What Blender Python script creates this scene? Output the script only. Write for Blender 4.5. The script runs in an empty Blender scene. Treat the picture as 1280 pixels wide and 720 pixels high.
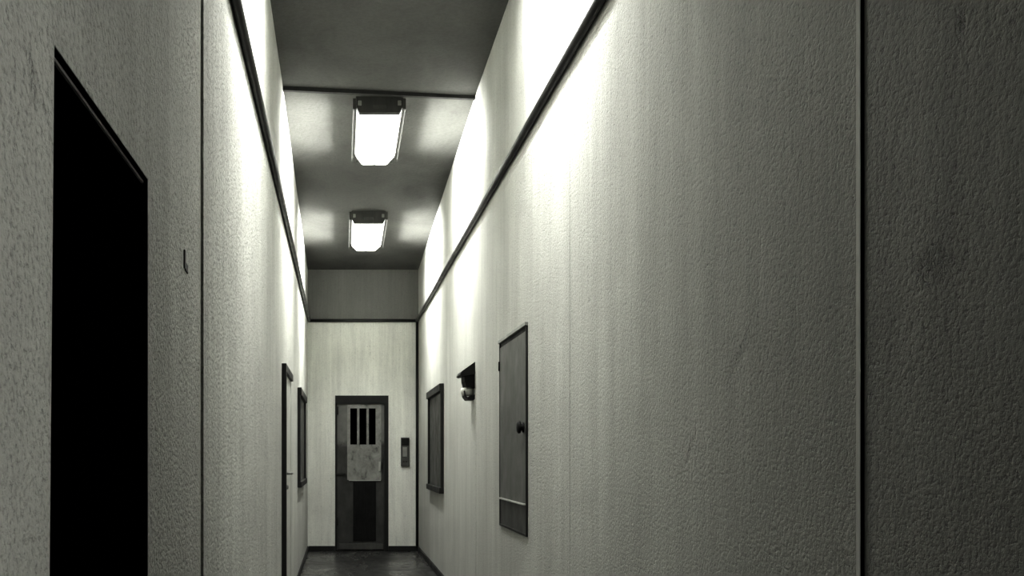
import bpy, bmesh, math
from mathutils import Vector, Matrix

C = bpy.context.scene.collection
F = 1150.0            # focal length in pixels of the 1280 px wide frame
EYE = 1.30            # eye height
XL, XLN = -0.439, -0.447   # left wall face: far part / near part
XR, XRN = 1.063, 1.0628     # right wall face: far part / near part
YE = 12.47            # end wall
YB = -1.7             # wall behind the viewer
H = EYE + 2.95        # top of the walls; the ceiling under it slopes down to the end wall
RAIL = EYE + 1.822
CEIL = [(YB - 0.2, EYE + 2.93), (5.7, EYE + 2.87), (7.2, EYE + 2.83), (YE + 0.2, EYE + 2.504)]


def zc(y):
    for (a, za), (b, zb_) in zip(CEIL, CEIL[1:]):
        if y <= b:
            return za + (zb_ - za) * (y - a) / (b - a)
    return CEIL[-1][1]



# ------------------------------------------------------------------ helpers
def box(bm, x0, x1, y0, y1, z0, z1, bev=0.0):
    t = bmesh.new()
    vs = [t.verts.new(p) for p in ((x0, y0, z0), (x1, y0, z0), (x1, y1, z0), (x0, y1, z0),
                                   (x0, y0, z1), (x1, y0, z1), (x1, y1, z1), (x0, y1, z1))]
    for f in ((0, 3, 2, 1), (4, 5, 6, 7), (0, 1, 5, 4), (1, 2, 6, 5), (2, 3, 7, 6), (3, 0, 4, 7)):
        t.faces.new([vs[i] for i in f])
    if bev > 0:
        bmesh.ops.bevel(t, geom=list(t.edges), offset=bev, segments=2, profile=0.5, affect='EDGES')
    me = bpy.data.meshes.new('tmp')
    t.to_mesh(me)
    t.free()
    bm.from_mesh(me)
    bpy.data.meshes.remove(me)


def prism(bm, pts, axis, a0, a1):
    """closed 2-D outline extruded along an axis. axis 'x': pts=(y,z); 'y': pts=(x,z); 'z': pts=(x,y)"""
    def mk(p, a):
        return {'x': (a, p[0], p[1]), 'y': (p[0], a, p[1]), 'z': (p[0], p[1], a)}[axis]
    A = [bm.verts.new(mk(p, a0)) for p in pts]
    B = [bm.verts.new(mk(p, a1)) for p in pts]
    n = len(pts)
    fs = [bm.faces.new(A), bm.faces.new(B[::-1])]
    for i in range(n):
        fs.append(bm.faces.new((A[i], B[i], B[(i + 1) % n], A[(i + 1) % n])))
    bmesh.ops.recalc_face_normals(bm, faces=fs)


def tube(bm, p0, p1, r, n=20, r1=None):
    p0, p1 = Vector(p0), Vector(p1)
    r1 = r if r1 is None else r1
    d = (p1 - p0).normalized()
    u = d.orthogonal().normalized()
    v = d.cross(u)
    A, B = [], []
    for i in range(n):
        a = 2 * math.pi * i / n
        o = u * math.cos(a) + v * math.sin(a)
        A.append(bm.verts.new(p0 + o * r))
        B.append(bm.verts.new(p1 + o * r1))
    fs = [bm.faces.new(A), bm.faces.new(B[::-1])]
    for i in range(n):
        f = bm.faces.new((A[i], B[i], B[(i + 1) % n], A[(i + 1) % n]))
        f.smooth = True
        fs.append(f)
    bmesh.ops.recalc_face_normals(bm, faces=fs)


def lathe(bm, prof, origin, axis, n=24):
    """prof: (radius, distance along axis)"""
    o = Vector(origin)
    d = Vector(axis).normalized()
    u = d.orthogonal().normalized()
    v = d.cross(u)
    rings = []
    for r, h in prof:
        rings.append([bm.verts.new(o + d * h + (u * math.cos(2 * math.pi * i / n) + v * math.sin(2 * math.pi * i / n)) * max(r, 1e-4))
                      for i in range(n)])
    fs = []
    for a, b in zip(rings, rings[1:]):
        for i in range(n):
            f = bm.faces.new((a[i], a[(i + 1) % n], b[(i + 1) % n], b[i]))
            f.smooth = True
            fs.append(f)
    fs.append(bm.faces.new(rings[0][::-1]))
    fs.append(bm.faces.new(rings[-1]))
    bmesh.ops.recalc_face_normals(bm, faces=fs)


def path_tube(bm, pts, r, n=12):
    for a, b in zip(pts, pts[1:]):
        tube(bm, a, b, r, n)
    for p in pts[1:-1]:
        bmesh.ops.create_icosphere(bm, subdivisions=2, radius=r, matrix=Matrix.Translation(p))


def obj(name, bm, mat, parent=None, label=None):
    me = bpy.data.meshes.new(name)
    bm.to_mesh(me)
    bm.free()
    me.materials.append(mat)
    o = bpy.data.objects.new(name, me)
    C.objects.link(o)
    if parent is not None:
        o.parent = parent
        bpy.context.view_layer.update()
        o.matrix_parent_inverse = parent.matrix_world.inverted()
    if label:
        o['label'] = label
    return o


def bxo(name, mat, parent, *b, bev=0.0, label=None):
    bm = bmesh.new()
    box(bm, *b, bev=bev)
    return obj(name, bm, mat, parent, label)


def tag(o, label, cat, group=None, kind=None):
    o['label'] = label
    o['category'] = cat
    if group:
        o['group'] = group
    if kind:
        o['kind'] = kind
    return o


def thing(name, label, cat, loc=(0, 0, 0), group=None, kind=None):
    o = bpy.data.objects.new(name, None)
    C.objects.link(o)
    o.location = loc
    o.empty_display_size = 0.1
    bpy.context.view_layer.update()
    return tag(o, label, cat, group, kind)


# ------------------------------------------------------------------ materials
class G:
    """tiny node-graph builder"""
    def __init__(self, name):
        self.m = bpy.data.materials.new(name)
        self.m.use_nodes = True
        self.t = self.m.node_tree
        self.bsdf = self.t.nodes['Principled BSDF']
        self.co = self.t.nodes.new('ShaderNodeNewGeometry').outputs['Position']

    def n(self, kind, **kw):
        nd = self.t.nodes.new(kind)
        for k, v in kw.items():
            setattr(nd, k, v)
        return nd

    def put(self, sock, v):
        if isinstance(v, bpy.types.NodeSocket):
            self.t.links.new(v, sock)
        else:
            sock.default_value = v

    def map(self, scale, loc=(0, 0, 0)):
        nd = self.n('ShaderNodeMapping')
        self.put(nd.inputs['Vector'], self.co)
        nd.inputs['Scale'].default_value = scale
        nd.inputs['Location'].default_value = loc
        return nd.outputs[0]

    def noise(self, vec, scale=1.0, detail=3.0, rough=0.55, dist=0.0):
        nd = self.n('ShaderNodeTexNoise')
        self.put(nd.inputs['Vector'], vec)
        nd.inputs['Scale'].default_value = scale
        nd.inputs['Detail'].default_value = detail
        nd.inputs['Roughness'].default_value = rough
        nd.inputs['Distortion'].default_value = dist
        return nd.outputs['Fac']

    def ramp(self, fac, stops):
        nd = self.n('ShaderNodeValToRGB')
        self.put(nd.inputs['Fac'], fac)
        e = nd.color_ramp.elements
        while len(e) < len(stops):
            e.new(0.5)
        for el, (p, c) in zip(e, stops):
            el.position = p
            el.color = (c, c, c, 1) if isinstance(c, (int, float)) else (*c, 1)
        return nd.outputs['Color']

    def math(self, op, a, b=0.0, clamp=False):
        nd = self.n('ShaderNodeMath', operation=op, use_clamp=clamp)
        self.put(nd.inputs[0], a)
        self.put(nd.inputs[1], b)
        return nd.outputs[0]

    def mix(self, fac, a, b, mode='MIX'):
        nd = self.n('ShaderNodeMix', data_type='RGBA', blend_type=mode)
        self.put(nd.inputs['Factor'], fac)
        self.put(nd.inputs[6], a if isinstance(a, bpy.types.NodeSocket) else (*a, 1))
        self.put(nd.inputs[7], b if isinstance(b, bpy.types.NodeSocket) else (*b, 1))
        return nd.outputs[2]

    def bump(self, h, strength, dist, normal=None):
        nd = self.n('ShaderNodeBump')
        self.put(nd.inputs['Height'], h)
        nd.inputs['Strength'].default_value = strength
        nd.inputs['Distance'].default_value = dist
        if normal is not None:
            self.put(nd.inputs['Normal'], normal)
        return nd.outputs['Normal']

    def done(self, color, rough=0.7, metal=0.0, normal=None, spec=0.5):
        self.put(self.bsdf.inputs['Base Color'], color if isinstance(color, bpy.types.NodeSocket) else (*color, 1))
        self.put(self.bsdf.inputs['Roughness'], rough)
        self.put(self.bsdf.inputs['Metallic'], metal)
        self.put(self.bsdf.inputs['Specular IOR Level'], spec)
        if normal is not None:
            self.put(self.bsdf.inputs['Normal'], normal)
        return self.m


def tint(v):
    return (v * 1.0, v * 1.008, v * 0.94)


def plaster(name, v=0.62, bump=1.0, upper_shade=None, scars=()):
    g = G(name)
    # vertical weather streaks
    s1 = g.noise(g.map((7, 7, 0.5)), 1.0, 5, 0.65)
    s2 = g.noise(g.map((46, 46, 1.6), (3, 7, 0)), 1.0, 3, 0.6)
    blot = g.noise(g.map((1.1, 1.1, 0.7)), 1.0, 5, 0.6, 0.4)
    c1 = g.ramp(s1, [(0.3, tint(v * 0.86)), (0.7, tint(v * 1.07))])
    c2 = g.ramp(s2, [(0.3, 0.93), (0.65, 1.0)])
    c3 = g.ramp(blot, [(0.3, 0.84), (0.62, 1.0)])
    col = g.mix(1.0, c1, c2, 'MULTIPLY')
    col = g.mix(1.0, col, c3, 'MULTIPLY')
    # small dirty pits
    pit = g.noise(g.map((60, 60, 34)), 1.0, 2, 0.5)
    col = g.mix(1.0, col, g.ramp(pit, [(0.24, 0.78), (0.36, 1.0)]), 'MULTIPLY')
    if upper_shade:  # painted shade: colour darkened above a given height
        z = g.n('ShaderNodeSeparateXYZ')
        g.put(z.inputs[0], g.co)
        up = g.math('GREATER_THAN', z.outputs['Z'], upper_shade[0])
        col = g.mix(up, col, g.mix(1.0, col, (upper_shade[1],) * 3, 'MULTIPLY'))
    # orange-peel skin + trowel ridges
    fine = g.noise(g.map((78, 78, 82)), 1.0, 4, 0.62)
    mid = g.noise(g.map((26, 26, 20)), 1.0, 4, 0.65, 0.5)
    scr = g.noise(g.map((9, 30, 17), (2, 0, 5)), 1.0, 6, 0.75, 1.6)
    area = g.noise(g.map((1.7, 1.7, 1.7), (5, 1, 2)), 1.0, 1, 0.5)
    am = g.ramp(area, [(0.56, 0.0), (0.68, 1.0)])
    col = g.mix(1.0, col, g.ramp(fine, [(0.30, 1.0 - 0.30 * min(1.0, bump)), (0.44, 0.97), (0.68, 1.05)]), 'MULTIPLY')
    nrm = g.bump(g.ramp(fine, [(0.30, 0.0), (0.46, 0.75), (0.62, 1.0)]), 0.5 * bump, 0.006)
    nrm = g.bump(mid, 0.22 * bump, 0.014, nrm)
    nrm = g.bump(g.math('MULTIPLY', g.ramp(scr, [(0.40, 0.0), (0.50, 1.0)]), am), 0.22 * bump, 0.008, nrm)
    # gouged patches and cracks in the plaster skin, where the trowel has caught it
    if scars:
        p = g.n('ShaderNodeSeparateXYZ')
        g.put(p.inputs[0], g.co)
        gou = g.ramp(g.noise(g.map((30, 95, 55), (1, 2, 3)), 1.0, 3, 0.6, 1.2), [(0.40, 0.0), (0.50, 1.0)])
        tot = None
        for (sy, sz, ry, rz, sh) in scars:
            dz = g.math('SUBTRACT', p.outputs['Z'], sz)
            dy = g.math('SUBTRACT', g.math('SUBTRACT', p.outputs['Y'], sy), g.math('MULTIPLY', dz, sh))
            d2 = g.math('ADD', g.math('POWER', g.math('ABSOLUTE', g.math('DIVIDE', dy, ry)), 2.0),
                        g.math('POWER', g.math('ABSOLUTE', g.math('DIVIDE', dz, rz)), 2.0))
            m = g.math('SUBTRACT', 1.0, d2, True)
            tot = m if tot is None else g.math('MAXIMUM', tot, m)
        hgt = g.math('MULTIPLY', tot, g.math('SUBTRACT', gou, 1.0))
        nrm = g.bump(hgt, 0.9, 0.010, nrm)
        col = g.mix(1.0, col, g.ramp(g.math('ADD', hgt, 1.0), [(0.0, 0.72), (0.8, 1.0)]), 'MULTIPLY')
    return g.done(col, 0.62, normal=nrm, spec=0.35)


def scar(px, py, wx, wz, side, sh=0.0):
    """size in metres; side distance from the viewer's axis"""
    y = F * side / abs(px - 425)
    return (y, EYE + (569 - py) / F * y, wx, wz, sh)


def ceiling_mat():
    g = G('ceiling_paint')
    a = g.noise(g.map((1.6, 1.1, 1)), 1.0, 6, 0.62, 0.5)
    b = g.noise(g.map((40, 40, 40)), 1.0, 3, 0.6)
    col = g.ramp(a, [(0.28, tint(0.075)), (0.5, tint(0.115)), (0.75, tint(0.14))])
    col = g.mix(1.0, col, g.ramp(b, [(0.3, 0.86), (0.6, 1.0)]), 'MULTIPLY')
    return g.done(col, 0.7, normal=g.bump(b, 0.25, 0.01), spec=0.3)


def metal_paint(name, v, rough=0.45, wear=0.25, spec=0.5, t=1.0):
    g = G(name)
    a = g.noise(g.map((7, 7, 5)), 1.0, 5, 0.62)
    s = g.noise(g.map((60, 60, 4)), 1.0, 2, 0.5)
    col = g.ramp(a, [(0.3, tint(v * (1 - wear))), (0.7, tint(v * (1 + wear)))])
    col = g.mix(1.0, col, g.ramp(s, [(0.3, 0.85), (0.7, 1.0)]), 'MULTIPLY')
    r = g.ramp(a, [(0.3, min(1, rough + 0.12)), (0.7, max(0.05, rough - 0.08))])
    return g.done(col, r, normal=g.bump(a, 0.08, 0.01), spec=spec)


def peeling():
    g = G('peeling_door_paint')
    a = g.noise(g.map((6, 6, 5), (1.2, 0, 0.4)), 1.0, 6, 0.7, 0.8)
    b = g.noise(g.map((16, 16, 11)), 1.0, 4, 0.65)
    col = g.ramp(a, [(0.36, tint(0.12)), (0.42, tint(0.24)), (0.56, tint(0.30)), (0.7, tint(0.36))])
    col = g.mix(1.0, col, g.ramp(b, [(0.33, 0.75), (0.5, 1.0)]), 'MULTIPLY')
    return g.done(col, 0.6, normal=g.bump(a, 0.3, 0.006), spec=0.35)


def cell_door():
    g = G('stained_cell_door_paint')
    a = g.noise(g.map((7, 7, 4)), 1.0, 5, 0.65)
    z = g.n('ShaderNodeSeparateXYZ')
    g.put(z.inputs[0], g.co)
    # the paint is worn to bare dark metal below the height of the bars
    h = g.math('ADD', z.outputs['Z'], g.math('MULTIPLY', a, 0.25))
    up = g.ramp(g.math('SUBTRACT', h, EYE - 0.25), [(0.50, 0.0), (0.58, 1.0)])
    lo = g.ramp(a, [(0.3, tint(0.035)), (0.7, tint(0.085))])
    hi = g.ramp(a, [(0.3, tint(0.13)), (0.7, tint(0.22))])
    return g.done(g.mix(up, lo, hi), 0.55, normal=g.bump(a, 0.1, 0.01), spec=0.35)


def floor_mat():
    g = G('worn_dark_floor')
    a = g.noise(g.map((2.6, 1.3, 1)), 1.0, 6, 0.65, 0.7)
    b = g.noise(g.map((22, 22, 22)), 1.0, 4, 0.6)
    col = g.ramp(a, [(0.32, tint(0.015)), (0.52, tint(0.05)), (0.72, tint(0.10))])
    col = g.mix(1.0, col, g.ramp(b, [(0.3, 0.7), (0.6, 1.0)]), 'MULTIPLY')
    r = g.ramp(a, [(0.35, 0.42), (0.65, 0.20)])
    return g.done(col, r, normal=g.bump(b, 0.12, 0.008), spec=0.5)


def lens_mat(e):
    g = G('lit_prismatic_lens')
    w = g.noise(g.map((70, 30, 30)), 1.0, 1, 0.5)
    g.put(g.bsdf.inputs['Emission Color'], (1.0, 1.0, 0.975, 1))
    g.put(g.bsdf.inputs['Emission Strength'], g.math('MULTIPLY_ADD', w, 0.4 * e))
    g.t.nodes[-1].inputs[2].default_value = 0.8 * e
    return g.done((0.8, 0.8, 0.77), 0.4)


M_WALL_L = plaster('left_wall_plaster', 0.60, 1.35, None,
                   [scar(40, 100, 0.02, 0.05, 0.447, -0.5), scar(52, 122, 0.012, 0.03, 0.447, -0.9)])
M_WALL_R = plaster('right_wall_plaster', 0.56, 0.9, None,
                   [scar(1165, 335, 0.05, 0.045, 1.063, 0.0), scar(924, 445, 0.035, 0.075, 1.063, -1.0), scar(863, 562, 0.022, 0.06, 1.063, -0.8),
                    scar(737, 376, 0.035, 0.018, 1.063), scar(1202, 30, 0.015, 0.03, 1.063)])
M_WALL_N = plaster('shaded_wall_plaster', 0.45, 0.9, None,  # darker copy of the right plaster, shade painted into the near panel
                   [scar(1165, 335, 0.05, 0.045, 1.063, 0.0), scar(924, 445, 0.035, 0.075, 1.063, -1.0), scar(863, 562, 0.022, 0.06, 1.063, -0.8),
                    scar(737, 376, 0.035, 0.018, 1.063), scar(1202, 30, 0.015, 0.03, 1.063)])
M_WALL_E = plaster('end_wall_plaster', 0.90, 0.35, (RAIL, 0.22))  # shade above the rail is painted into the colour
M_CEIL = ceiling_mat()
M_FLOOR = floor_mat()
M_RAIL = metal_paint('dark_rail_paint', 0.026, 0.38)
M_DARK = metal_paint('dark_frame_paint', 0.022, 0.5, spec=0.3)
M_BLACK = metal_paint('shade_black', 0.004, 0.95, spec=0.0)  # near-black colour painting the dark of unlit spots
M_BASE = metal_paint('baseboard_paint', 0.018, 0.5)
M_JOINT = metal_paint('dark_ceiling_joint', 0.03, 0.7)
M_CAB = metal_paint('cabinet_grey_paint', 0.125, 0.5, 0.08)
M_CABD = metal_paint('cabinet_dark_panel', 0.055, 0.5, 0.12)
M_EDGE = metal_paint('pale_edge', 0.45, 0.4, 0.15)
M_DOORL = metal_paint('pale_door_paint', 0.50, 0.5, 0.06)
M_DOORE = cell_door()
M_KICK = metal_paint('near_black_panel', 0.012, 0.6, 0.3, 0.2)
M_PEEL = peeling()
M_STEEL = metal_paint('grey_steel', 0.30, 0.35, 0.2)
M_HOUS = metal_paint('lamp_housing_dark', 0.07, 0.4, 0.2)
M_SEAM_LIGHT = metal_paint('painted_seam_highlight', 0.60, 0.6, 0.06)  # pale colour painting a highlight beside the right wall seam
M_TRAY = metal_paint('lamp_tray_grey', 0.09, 0.5, 0.15)
M_PANE = metal_paint('dim_glass_pane', 0.05, 0.35, 0.3, 0.25)
M_PLATE = metal_paint('panel_dark_grey', 0.09, 0.45, 0.2)
M_WHITE = metal_paint('pale_plastic', 0.85, 0.4, 0.1)
M_LENS = lens_mat(1.6)

# ------------------------------------------------------------------ the setting
T = 0.16     # wall thickness


def structure(name, bm, mat, label, cat):
    o = obj(name, bm, mat)
    return tag(o, label, cat, kind='structure')


# floor (also under the dark side room and the added side opening at the right of the viewer)
bm = bmesh.new()
box(bm, -3.2, 4.4, YB - 0.2, YE + 0.2, -0.12, 0.0)
structure('floor', bm, M_FLOOR, 'dark worn glossy corridor floor', 'floor')
bm = bmesh.new()
prism(bm, CEIL + [(YE + 0.2, H + 0.12), (YB - 0.2, H + 0.12)], 'x', -3.2, 4.4)
structure('ceiling', bm, M_CEIL, 'stained grey corridor ceiling with cross joint', 'ceiling')

# left wall: near panel with the dark doorway, far panel standing 8 mm proud
DN0, DN1, DF, DT = 1.384, 1.440, 2.142, EYE + 0.642
YS = 2.96
bm = bmesh.new()
prism(bm, [(0.9, 0), (DN0, 0), (DN1, DT), (DF, DT), (DF, 0), (YS, 0), (YS, H), (0.9, H)], 'x', XLN, XLN - T)
box(bm, XL - T, XL, YS, YE, 0, H)
structure('wall_left', bm, M_WALL_L, 'long rough plastered left corridor wall with vertical seam', 'wall')

# right wall: plan profile with a beaded step at the near seam and two faint seams
Y1 = 1.868
prof = [(XR - 0.001, Y1), (XR - 0.0052, Y1 + 0.001), (XR - 0.0055, Y1 + 0.003),
        (XR - 0.0030, Y1 + 0.012), (XR + 0.001, Y1 + 0.027), (XR + 0.002, 4.255), (XR, 4.262), (XR, YE), (XR + T, YE), (XR + T, Y1)]
bm = bmesh.new()
prism(bm, prof, 'z', 0, H)
structure('wall_right', bm, M_WALL_R, 'long rough plastered right corridor wall up to the end wall', 'wall')
bm = bmesh.new()
box(bm, XRN, XR + T, 1.02, Y1, 0, H)
structure('wall_near', bm, M_WALL_N, 'right wall panel nearest the viewer, darkened for shade, before the painted dark joint', 'wall')

# end wall with the cell door opening
DX0, DX1, DZ = (419 - 425) / 92.2, (485.5 - 425) / 92.2, EYE + 74.5 / 92.2
bm = bmesh.new()
prism(bm, [(XL - T, 0), (DX0, 0), (DX0, DZ), (DX1, DZ), (DX1, 0), (XR + T, 0), (XR + T, H), (XL - T, H)], 'y', YE, YE + T)
structure('wall_back', bm, M_WALL_E, 'pale end wall of the corridor around the barred door', 'wall')

# unseen wall darkened to cut bounce, and added side opening admitting fill light
bm = bmesh.new()
box(bm, XLN - T, 4.4, YB - 0.15, YB, 0, H)
box(bm, XLN - T, XLN, YB, 0.9, 0, H)
structure('wall_unseen_front', bm, M_BASE, 'unseen wall behind and beside the viewer, darkened to cut bounce', 'wall')
bm = bmesh.new()
box(bm, XR + T, 4.4, 1.02, 1.02 + T, 0, H)
structure('wall_added_opening', bm, M_WALL_R, 'unseen wall of the added light opening beside the viewer', 'wall')

# black side room behind the left doorway
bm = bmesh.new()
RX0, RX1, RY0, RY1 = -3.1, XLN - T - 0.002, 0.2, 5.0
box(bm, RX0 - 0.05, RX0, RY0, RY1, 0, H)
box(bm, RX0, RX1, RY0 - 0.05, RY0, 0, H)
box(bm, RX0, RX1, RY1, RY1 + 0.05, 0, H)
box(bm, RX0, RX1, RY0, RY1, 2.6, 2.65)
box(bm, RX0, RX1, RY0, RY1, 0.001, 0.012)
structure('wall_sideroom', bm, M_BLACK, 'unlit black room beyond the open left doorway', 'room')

# open doorway on the left: steel lining blackened for its missing light, thin worn stop along the head
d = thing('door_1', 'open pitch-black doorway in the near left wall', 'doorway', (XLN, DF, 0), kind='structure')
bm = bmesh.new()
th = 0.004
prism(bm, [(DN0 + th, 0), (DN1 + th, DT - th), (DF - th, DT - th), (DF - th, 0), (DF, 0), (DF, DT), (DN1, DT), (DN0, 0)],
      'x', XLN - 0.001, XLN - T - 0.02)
obj('frame', bm, M_BLACK, d, 'steel door lining with its darkness painted in')
bm = bmesh.new()
box(bm, XLN - 0.015, XLN - 0.009, DN1 + 0.008, DF - 0.006, DT - 0.011, DT - 0.005, 0.001)
obj('door_stop', bm, M_STEEL, d, 'thin worn grey strip under the lintel')

# baseboards
bm = bmesh.new()
prism(bm, [(XL, 0), (XL + 0.014, 0), (XL + 0.014, 0.06), (XL + 0.004, 0.07), (XL, 0.07)], 'y', 7.98, YE)
box(bm, XL, XL + 0.014, YS, 6.90, 0, 0.07, 0.003)
structure('baseboard_left', bm, M_BASE, 'dark baseboard along the left wall', 'baseboard')
bm = bmesh.new()
prism(bm, [(XR, 0), (XR - 0.014, 0), (XR - 0.014, 0.06), (XR - 0.004, 0.07), (XR, 0.07)], 'y', Y1, YE)
structure('baseboard_right', bm, M_BASE, 'dark baseboard along the right wall', 'baseboard')
bm = bmesh.new()
box(bm, XL + 0.014, DX0 - 0.001, YE - 0.014, YE, 0, 0.07, 0.003)
box(bm, DX1 + 0.001, XR - 0.014, YE - 0.014, YE, 0, 0.07, 0.003)
structure('baseboard_back', bm, M_BASE, 'dark baseboard either side of the barred door', 'baseboard')

# dark pipe-like rails on the three walls
RR = 0.022
bm = bmesh.new()
tube(bm, (XL + RR, YS - 3.0, RAIL), (XL + RR, YE - RR, RAIL), RR, 24)
structure('trim_1', bm, M_RAIL, 'dark round rail running high along the left wall', 'rail')
bm = bmesh.new()
tube(bm, (XR - RR, 1.05, RAIL), (XR - RR, YE - RR, RAIL), RR, 24)
structure('trim_2', bm, M_RAIL, 'dark round rail running high along the right wall', 'rail')
bm = bmesh.new()
tube(bm, (XL + 0.01, YE - RR, RAIL), (XR - 0.01, YE - RR, RAIL), RR, 24)
structure('trim_3', bm, M_RAIL, 'dark round rail across the end wall above the door', 'rail')
# ceiling joint batten, slightly skewed
bm = bmesh.new()
prism(bm, [(XL, 7.06), (XR, 7.235), (XR, 7.27), (XL, 7.095)], 'z', zc(7.16) - 0.028, zc(7.16) + 0.02)
structure('trim_4', bm, M_JOINT, 'dark joint strip crossing the ceiling before the nearer light', 'ceiling joint')
# thin dark upright strip in the far right corner
bm = bmesh.new()
tube(bm, (XR - 0.02, YE - 0.02, 0.07), (XR - 0.02, YE - 0.02, RAIL - RR), 0.018, 16)
structure('trim_5', bm, M_DARK, 'thin dark vertical strip in the far right corner', 'corner strip')
# near right seam: shade painted as a black strip, highlight as a pale bead
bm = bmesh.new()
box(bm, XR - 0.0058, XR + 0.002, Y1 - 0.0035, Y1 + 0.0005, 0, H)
structure('trim_7', bm, M_BLACK, 'black strip painting the shaded step up the near right wall', 'wall seam shading')
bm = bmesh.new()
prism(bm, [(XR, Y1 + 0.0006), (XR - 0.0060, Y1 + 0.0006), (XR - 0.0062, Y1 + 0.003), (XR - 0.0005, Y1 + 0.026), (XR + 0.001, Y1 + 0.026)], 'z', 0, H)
structure('trim_8', bm, M_SEAM_LIGHT, 'pale bead painting the highlight beside the near right wall seam shading', 'wall seam shading')
# painted-over conduit strip under the hooded fixture
bm = bmesh.new()
prism(bm, [(XR, 7.16), (XR - 0.006, 7.18), (XR - 0.006, 7.29), (XR, 7.31)], 'z', 0.07, EYE + 0.44)
structure('trim_6', bm, M_WALL_R, 'painted-over flat strip below the hooded wall fixture', 'trim')

# ------------------------------------------------------------------ far left door
y0, y1, zt = 6.93, 7.97, EYE + 0.692
d = thing('door_2', 'pale flush door with dark projecting frame in the left wall', 'door', (XL, y0, 0), kind='structure')
P = 0.034
bm = bmesh.new()
prism(bm, [(y0, 0), (y0, zt), (y1, zt), (y1, zt - 0.055), (y0 + 0.075, zt - 0.055), (y0 + 0.075, 0)], 'x', XL, XL + P)
obj('frame', bm, M_DARK, d, 'dark projecting frame')
bxo('jamb', M_DOORL, d, XL, XL + 0.016, y1 - 0.05, y1, 0.0, zt - 0.055, bev=0.003, label='pale far jamb')
leaf = bxo('panel', M_DOORL, d, XL, XL + 0.012, y0 + 0.075, y1 - 0.055, 0.01, zt - 0.055, bev=0.003, label='pale grey door leaf')
hy, hz = y0 + 0.125, EYE - 0.17
bm = bmesh.new()
box(bm, XL + 0.012, XL + 0.022, hy - 0.03, hy + 0.03, hz - 0.13, hz + 0.10, 0.004)
lock = obj('lock_plate', bm, M_WHITE, d, 'pale lock plate')
bm = bmesh.new()
path_tube(bm, [Vector((XL + 0.02, hy, hz + 0.03)), Vector((XL + 0.066, hy, hz + 0.03)), Vector((XL + 0.066, hy + 0.11, hz + 0.03))], 0.011)
obj('handle', bm, M_STEEL, lock, 'steel lever')
bm = bmesh.new()
lathe(bm, [(0.02, 0), (0.02, 0.012), (0.012, 0.022), (0.0, 0.024)], (XL + 0.022, hy, hz - 0.075), (1, 0, 0), 18)
obj('lock_cylinder', bm, M_STEEL, lock)


# ------------------------------------------------------------------ the two dark framed windows near the end
def wall_window(name, label, xw, s, y0, y1, z0, z1, hood):
    """s = +1: frame projects towards +x"""
    w = thing(name, label, 'window', (xw, y0, z0), kind='structure')
    p = 0.030

    def bx(n, m, a0, a1, *r, **k):
        return bxo(n, m, w, min(xw + s * a0, xw + s * a1), max(xw + s * a0, xw + s * a1), *r, **k)
    bm = bmesh.new()
    a, b = sorted((xw, xw + s * p))
    box(bm, a, b, y0, y0 + 0.07, z0, z1, 0.004)
    obj('post', bm, M_DARK, w)
    bm = bmesh.new()
    box(bm, a, b, y1 - 0.05, y1, z0, z1, 0.004)
    obj('post', bm, M_DARK, w)
    bx('head', M_DARK, 0, p + hood, y0 - 0.005, y1 + 0.01, z1 - 0.075, z1, bev=0.004)
    bx('sill', M_DARK, 0, p + hood, y0 - 0.005, y1 + 0.01, z0, z0 + 0.06, bev=0.004)
    bx('pane', M_PANE, 0.0, 0.010, y0 + 0.07, y1 - 0.05, z0 + 0.06, z1 - 0.075, label='dim grey glass')
    return w


wall_window('window_1', 'narrow dark-framed window at the far end of the left wall', XL, 1, 9.50, 11.1, EYE - 0.335, EYE + 0.70, 0.012)
wall_window('window_2', 'narrow dark-framed window at the far end of the right wall', XR, -1, 9.42, 10.85, EYE - 0.395, EYE + 0.735, 0.016)

# ------------------------------------------------------------------ barred cell door in the end wall


def ex(px):
    return (px - 425) / 92.2


def ez(py):
    return EYE + (569 - py) / 92.2


d = thing('door_3', 'battered dark cell door with barred opening in the end wall', 'door', (ex(452), YE, 0), kind='structure')
bm = bmesh.new()
fy0, fy1 = YE - 0.006, YE + 0.10
prism(bm, [(DX0, 0), (DX0, DZ), (DX1, DZ), (DX1, 0), (ex(480.5), 0), (ex(480.5), ez(504)), (ex(421.5), ez(504)), (ex(421.5), 0)], 'y', fy0, fy1)
obj('frame', bm, M_DARK, d, 'dark steel door frame')
# leaf with an opening behind the bars
LX0, LX1, LZ1 = ex(421.5), ex(480.5), ez(504)
wx0, wx1, wz0, wz1 = ex(437.5), ex(470), ez(556), ez(510)
ly0, ly1 = YE + 0.03, YE + 0.075


def ring(bm, X0, X1, Z0, Z1, x0, x1, z0, z1, ya, yb):
    O = [(X0, Z0), (X1, Z0), (X1, Z1), (X0, Z1)]
    I = [(x0, z0), (x1, z0), (x1, z1), (x0, z1)]
    vo = [[bm.verts.new((p[0], y, p[1])) for p in O] for y in (ya, yb)]
    vi = [[bm.verts.new((p[0], y, p[1])) for p in I] for y in (ya, yb)]
    fs = []
    for i in range(4):
        j = (i + 1) % 4
        fs.append(bm.faces.new((vo[0][i], vo[0][j], vi[0][j], vi[0][i])))
        fs.append(bm.faces.new((vo[1][i], vi[1][i], vi[1][j], vo[1][j])))
        fs.append(bm.faces.new((vo[0][i], vo[1][i], vo[1][j], vo[0][j])))
        fs.append(bm.faces.new((vi[0][i], vi[0][j], vi[1][j], vi[1][i])))
    bmesh.ops.recalc_face_normals(bm, faces=fs)


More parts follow.
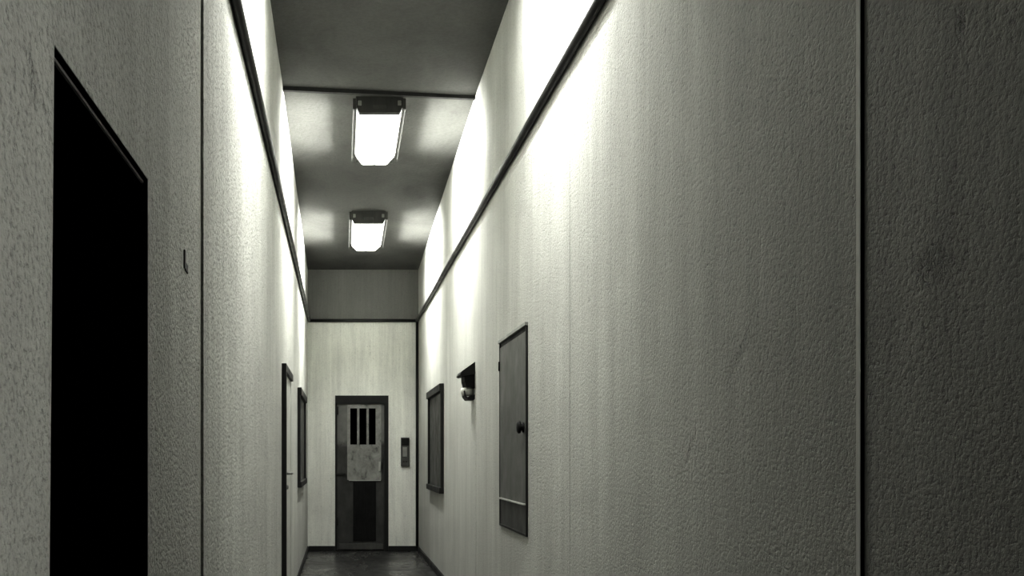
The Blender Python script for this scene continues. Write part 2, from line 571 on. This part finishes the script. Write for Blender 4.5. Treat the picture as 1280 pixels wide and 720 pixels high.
bm = bmesh.new()
ring(bm, LX0, LX1, 0.012, LZ1, wx0, wx1, wz0, wz1, ly0, ly1)
leaf = obj('panel', bm, M_DOORE, d, 'dark stained door leaf')
bm = bmesh.new()
ring(bm, ex(434), ex(476.5), ez(600), ez(505.5), wx0 + 0.004, wx1 - 0.004, wz0 + 0.004, wz1 - 0.004, ly0 - 0.012, ly0)
obj('upper_plate', bm, M_PEEL, d, 'pale plate with peeling paint')
for px in (447.8, 459.6):
    bxo('bar', M_PEEL, d, ex(px) - 0.017, ex(px) + 0.017, ly0 - 0.014, ly0 + 0.012, wz0 + 0.004, wz1 - 0.004, bev=0.004)
bxo('lower_plate', M_KICK, d, ex(441.5), ex(470), ly0 - 0.010, ly0, ez(676), ez(602), bev=0.003, label='near-black lower plate')
bm = bmesh.new()
for k in range(5):
    x = ex(445 + k * 5.4)
    box(bm, x - 0.006, x + 0.006, ly0 - 0.016, ly0 - 0.009, ez(674), ez(604), 0.002)
obj('rib', bm, M_KICK, d)
bxo('plate_edge', M_EDGE, d, ex(436), ex(476), ly0 - 0.017, ly0 - 0.0, ez(601.2), ez(600), bev=0.002, label='lip under the upper plate with painted highlight')  # pale colour paints the highlight along the plate's lower lip
bxo('kick_strip', M_PLATE, d, ex(424), ex(479), ly0 - 0.008, ly0, 0.02, 0.10, bev=0.003)
bm = bmesh.new()
box(bm, ex(473.2), ex(475.8), ly0 - 0.03, ly0 - 0.012, ez(589), ez(577), 0.004)
obj('lock', bm, M_EDGE, d, 'pale lock bolt')
bm = bmesh.new()
path_tube(bm, [Vector((ex(477.5), ly0, ez(573))), Vector((ex(477.5), ly0 - 0.045, ez(573))), Vector((ex(477.5), ly0 - 0.045, ez(586))), Vector((ex(477.5), ly0, ez(586)))], 0.009)
obj('handle', bm, M_DARK, d, 'dark pull handle')
bxo('bolt', M_DARK, d, ex(421.5), ex(432), ly0 - 0.02, ly0 - 0.001, ez(594), ez(591.5), bev=0.003)
for z in (0.35, 1.85):
    bm = bmesh.new()
    tube(bm, (LX0 + 0.006, ly0 - 0.012, z), (LX0 + 0.006, ly0 - 0.012, z + 0.11), 0.010, 14)
    obj('hinge', bm, M_DARK, d)
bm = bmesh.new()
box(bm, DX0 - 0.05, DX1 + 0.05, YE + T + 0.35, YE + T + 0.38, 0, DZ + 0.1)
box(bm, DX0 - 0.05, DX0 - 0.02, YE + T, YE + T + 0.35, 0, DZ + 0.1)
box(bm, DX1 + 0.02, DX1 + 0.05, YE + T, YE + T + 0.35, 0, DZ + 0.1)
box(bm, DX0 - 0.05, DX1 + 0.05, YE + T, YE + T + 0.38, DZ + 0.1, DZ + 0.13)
obj('dark_backing', bm, M_BLACK, d, 'black backing painting the dark behind the bars')

# ------------------------------------------------------------------ wall panel beside the cell door
t = thing('wall_intercom', 'narrow dark grey wall panel right of the barred door', 'wall panel', (ex(506), YE, ez(583)))
bxo('plate', M_PLATE, t, ex(501), ex(511.6), YE - 0.028, YE, ez(583), ez(547), bev=0.004)
bxo('cover', M_KICK, t, ex(501.8), ex(510.8), YE - 0.034, YE - 0.027, ez(557), ez(548), bev=0.002, label='darker top section')
bxo('display', M_STEEL, t, ex(503), ex(508.6), YE - 0.033, YE - 0.027, ez(571), ez(559), bev=0.002, label='pale centre window')
for k in range(2):
    bm = bmesh.new()
    lathe(bm, [(0.007, 0), (0.007, 0.006), (0.0, 0.008)], (ex(504.5 + 3.4 * k), YE - 0.028, ez(577)), (0, -1, 0), 12)
    obj('button', bm, M_KICK, t)

# ------------------------------------------------------------------ grey cabinet in the right wall
cy0, cy1, cz0, cz1 = 5.20, 6.075, EYE - 0.462, EYE + 0.745
t = thing('wall_cabinet', 'tall grey metal utility cabinet set in the right wall', 'cabinet', (XR, cy0, cz0))
bm = bmesh.new()
p = 0.012
box(bm, XR - p, XR, cy0, cy0 + 0.018, cz0, cz1, 0.002)
box(bm, XR - p, XR, cy1 - 0.018, cy1, cz0, cz1, 0.002)
box(bm, XR - p, XR, cy0 + 0.018, cy1 - 0.018, cz0, cz0 + 0.014, 0.002)
obj('frame', bm, M_DARK, t, 'dark edge frame')
bxo('top_rail', M_STEEL, t, XR - 0.020, XR, cy0 - 0.004, cy1 + 0.004, cz1 - 0.012, cz1 + 0.010, bev=0.003, label='top edge painted pale as if lit from above')  # pale colour paints the light on the frame top
zb = cz0 + 0.175
dr = bxo('door', M_CAB, t, XR - 0.010, XR, cy0 + 0.024, cy1 - 0.02, zb + 0.012, cz1 - 0.040, bev=0.002, label='mid-grey cabinet door')
bxo('painted_shadow', M_KICK, t, XR - 0.004, XR, cy0 + 0.018, cy1 - 0.018, cz1 - 0.040, cz1 - 0.012, label='painted shadow line over the door')  # near-black strip painting the shadow under the top edge
bm = bmesh.new()
lathe(bm, [(0.030, 0), (0.030, 0.006), (0.018, 0.010), (0.018, 0.014), (0.034, 0.020), (0.036, 0.030), (0.028, 0.037), (0.0, 0.039)],
      (XR - 0.010, cy0 + 0.075, EYE + 0.160), (-1, 0, 0), 24)
obj('knob', bm, M_KICK, dr, 'black round knob')
bxo('lower_panel', M_CABD, t, XR - 0.007, XR, cy0 + 0.018, cy1 - 0.018, cz0 + 0.014, zb, bev=0.002, label='darker panel under the door')
bxo('ledge', M_EDGE, t, XR - 0.022, XR, cy0 + 0.018, cy1 - 0.018, zb, zb + 0.010, bev=0.002, label='pale ledge under the door')
for z in (cz1 - 0.19,):
    bm = bmesh.new()
    tube(bm, (XR - 0.014, cy1 - 0.012, z), (XR - 0.014, cy1 - 0.012, z + 0.06), 0.006, 12)
    obj('hinge', bm, M_KICK, dr)

# ------------------------------------------------------------------ small hooded fixture on the right wall
fy = 7.24
t = thing('wall_fixture', 'small black hooded fixture with pale lower part on the right wall', 'wall fixture', (XR, fy, EYE + 0.45))
zt = EYE + 0.735
bm = bmesh.new()
prism(bm, [(XR, zt), (XR - 0.105, zt - 0.075), (XR - 0.118, zt - 0.100), (XR - 0.105, zt - 0.112), (XR, zt - 0.095)], 'y', fy - 0.005, fy + 0.24)
obj('hood', bm, M_DARK, t, 'sloping black hood')
bm = bmesh.new()
prism(bm, [(XR, zt - 0.09), (XR - 0.083, zt - 0.10), (XR - 0.080, zt - 0.15), (XR - 0.066, zt - 0.198), (XR, zt - 0.205)], 'y', fy + 0.012, fy + 0.21)
obj('body', bm, M_KICK, t, 'black tapered body')
bm = bmesh.new()
lathe(bm, [(0.045, 0), (0.050, 0.02), (0.048, 0.05), (0.034, 0.062)], (XR - 0.052, fy + 0.09, zt - 0.20), (0, 0, -1), 22)
obj('lower_part', bm, M_WHITE, t, 'pale rounded lower part')
bm = bmesh.new()
pts = [(XR, zt - 0.258), (XR - 0.03, zt - 0.262), (XR - 0.055, zt - 0.280), (XR - 0.072, zt - 0.262), (XR - 0.078, zt - 0.225),
       (XR - 0.084, zt - 0.225), (XR - 0.080, zt - 0.268), (XR - 0.058, zt - 0.298), (XR, zt - 0.298)]
prism(bm, pts, 'y', fy + 0.01, fy + 0.17)
obj('catch_lip', bm, M_DARK, t, 'black upturned lip')

# ------------------------------------------------------------------ small plate on the left wall
py_ = 1150 * 0.447 / (425 - 229.5)
t = thing('wall_plate', 'tiny dark metal plate right of the black doorway', 'wall plate', (XLN, py_, EYE + 0.53))
bm = bmesh.new()
box(bm, XLN, XLN + 0.0045, py_, py_ + 0.018, EYE + 0.535, EYE + 0.588, 0.001)
obj('plate', bm, M_PLATE, t)
bm = bmesh.new()
prism(bm, [(py_ + 0.018, EYE + 0.556), (py_ + 0.018, EYE + 0.533), (py_ + 0.058, EYE + 0.530), (py_ + 0.050, EYE + 0.552)], 'x', XLN, XLN + 0.004)
obj('tab', bm, M_DARK, t)

# ------------------------------------------------------------------ ceiling lights
CX = (XL + XR) / 2
LEN, HW, DROP = 1.09, 0.176, 0.130


def lamp_data(name, w, sx, sy, spread):
    L = bpy.data.lights.new(name, 'AREA')
    L.shape = 'RECTANGLE'
    L.size, L.size_y = sx, sy
    L.energy = w
    L.spread = math.radians(spread)
    L.color = (1.0, 1.0, 0.98)
    return L


SIDE = lamp_data('side_glow', 44, LEN - 0.06, 0.035, 112)
DOWN = lamp_data('down_glow', 33, HW * 1.9, LEN - 0.06, 114)


def ceiling_light(y, label):
    t = thing('ceiling_light', label, 'ceiling light', (0, 0, 0), 'lights along the corridor ceiling')
    # built around the origin, hung from the sloping ceiling at the end
    FX, H, y0_ = 0.0, 0.0, y
    y = -LEN / 2
    bm = bmesh.new()
    box(bm, FX - HW - 0.034, FX + HW + 0.034, y + 0.01, y + LEN + 0.03, H - 0.084, H, 0.002)
    obj('tray', bm, M_TRAY, t, 'dark metal tray')
    # end caps
    bm = bmesh.new()
    prism(bm, [(FX - HW - 0.01, H), (FX - HW - 0.005, H - 0.085), (FX - HW + 0.018, H - DROP - 0.002), (FX + HW - 0.018, H - DROP - 0.002),
               (FX + HW + 0.005, H - 0.085), (FX + HW + 0.01, H)], 'y', y - 0.028, y + 0.012)
    cap = obj('end_cap', bm, M_HOUS, t, 'dark end cap')
    for s in (-1, 1):
        bm = bmesh.new()
        box(bm, FX + s * (HW - 0.02) - 0.014, FX + s * (HW - 0.02) + 0.014, y - 0.036, y - 0.026, H - 0.075, H - 0.035, 0.004)
        obj('clip', bm, M_STEEL, cap, 'small pale clip')
    bm = bmesh.new()
    box(bm, FX - 0.05, FX + 0.05, y - 0.034, y - 0.026, H - 0.10, H - 0.07, 0.003)
    obj('badge', bm, M_PLATE, cap)
    bm = bmesh.new()
    prism(bm, [(FX - HW - 0.01, H), (FX - HW + 0.01, H - 0.10), (FX + HW - 0.01, H - 0.10), (FX + HW + 0.01, H)], 'y', y + LEN, y + LEN + 0.035)
    obj('end_cap', bm, M_HOUS, t)
    # lens: lofted outlines, clipped corners at the far end
    ya, yb = y + 0.013, y + LEN - 0.002

    def outline(hw, cut, inset):
        return [(-hw, ya), (hw, ya), (hw, yb - cut - inset), (hw - cut * 0.30, yb - inset), (-hw + cut * 0.30, yb - inset), (-hw, yb - cut - inset)]
    bm = bmesh.new()
    rings = []
    for hw, z, ins in ((HW + 0.003, H - 0.0845, 0), (HW, H - 0.098, 0.0), (HW - 0.008, H - 0.120, 0.004), (HW - 0.020, H - DROP, 0.012)):
        rings.append([bm.verts.new((FX + x, yy, z)) for x, yy in outline(hw, 0.17, ins)])
    fs = [bm.faces.new(rings[-1][::-1]), bm.faces.new(rings[0])]
    for a, b in zip(rings, rings[1:]):
        for i in range(6):
            fs.append(bm.faces.new((a[i], a[(i + 1) % 6], b[(i + 1) % 6], b[i])))
    bmesh.ops.recalc_face_normals(bm, faces=fs)
    lens = obj('lens', bm, M_LENS, t, 'glowing white prismatic lens')
    bm = bmesh.new()
    box(bm, FX - 0.006, FX + 0.006, yb - 0.06, yb - 0.03, H - DROP - 0.006, H - DROP + 0.002, 0.002)
    obj('latch', bm, M_STEEL, lens)
    for s in (-1, 1):
        o = bpy.data.objects.new('side_glow', SIDE)
        C.objects.link(o)
        o.parent = t
        tilt = math.radians(-25)
        n = Vector((s * math.cos(tilt), 0, math.sin(tilt)))
        xa = Vector((0, 1, 0))
        za = -n
        o.matrix_local = Matrix((xa, za.cross(xa), za)).transposed().to_4x4()
        o.location = (s * (HW + 0.006), 0, -0.104)
    o = bpy.data.objects.new('down_glow', DOWN)
    C.objects.link(o)
    o.parent = t
    o.location = (0, 0, -DROP - 0.003)
    yc = y0_ + LEN / 2
    t.location = (CX, yc, zc(yc))
    t.rotation_euler = (math.atan2(zc(y0_ + LEN) - zc(y0_), LEN), 0, 0)
    return t


ceiling_light(7.275, 'larger lit ceiling light just beyond the ceiling joint strip')
ceiling_light(10.05, 'smaller lit ceiling light farthest down, close to the end wall')
ceiling_light(3.90, 'lit ceiling light nearest the viewer, above the top of the frame')

# ------------------------------------------------------------------ camera, world, colour
cam = bpy.data.cameras.new('camera')
cam.sensor_width = 36
cam.sensor_fit = 'HORIZONTAL'
cam.lens = F / 1280 * 36
cam.shift_x = (640 - 425) / 1280
cam.shift_y = (569 - 360) / 1280
cam.clip_start = 0.02
co = bpy.data.objects.new('camera', cam)
C.objects.link(co)
co.location = (0, 0, EYE)
co.rotation_euler = (math.pi / 2, 0, 0)
bpy.context.scene.camera = co

w = bpy.data.worlds.new('world')
w.use_nodes = True
bg = w.node_tree.nodes['Background']
bg.inputs['Color'].default_value = (1.0, 1.0, 0.95, 1)
bg.inputs['Strength'].default_value = 3.3
bpy.context.scene.world = w

vs = bpy.context.scene.view_settings
vs.view_transform = 'Standard'
vs.look = 'None'
vs.exposure = 0.28
vs.gamma = 0.78
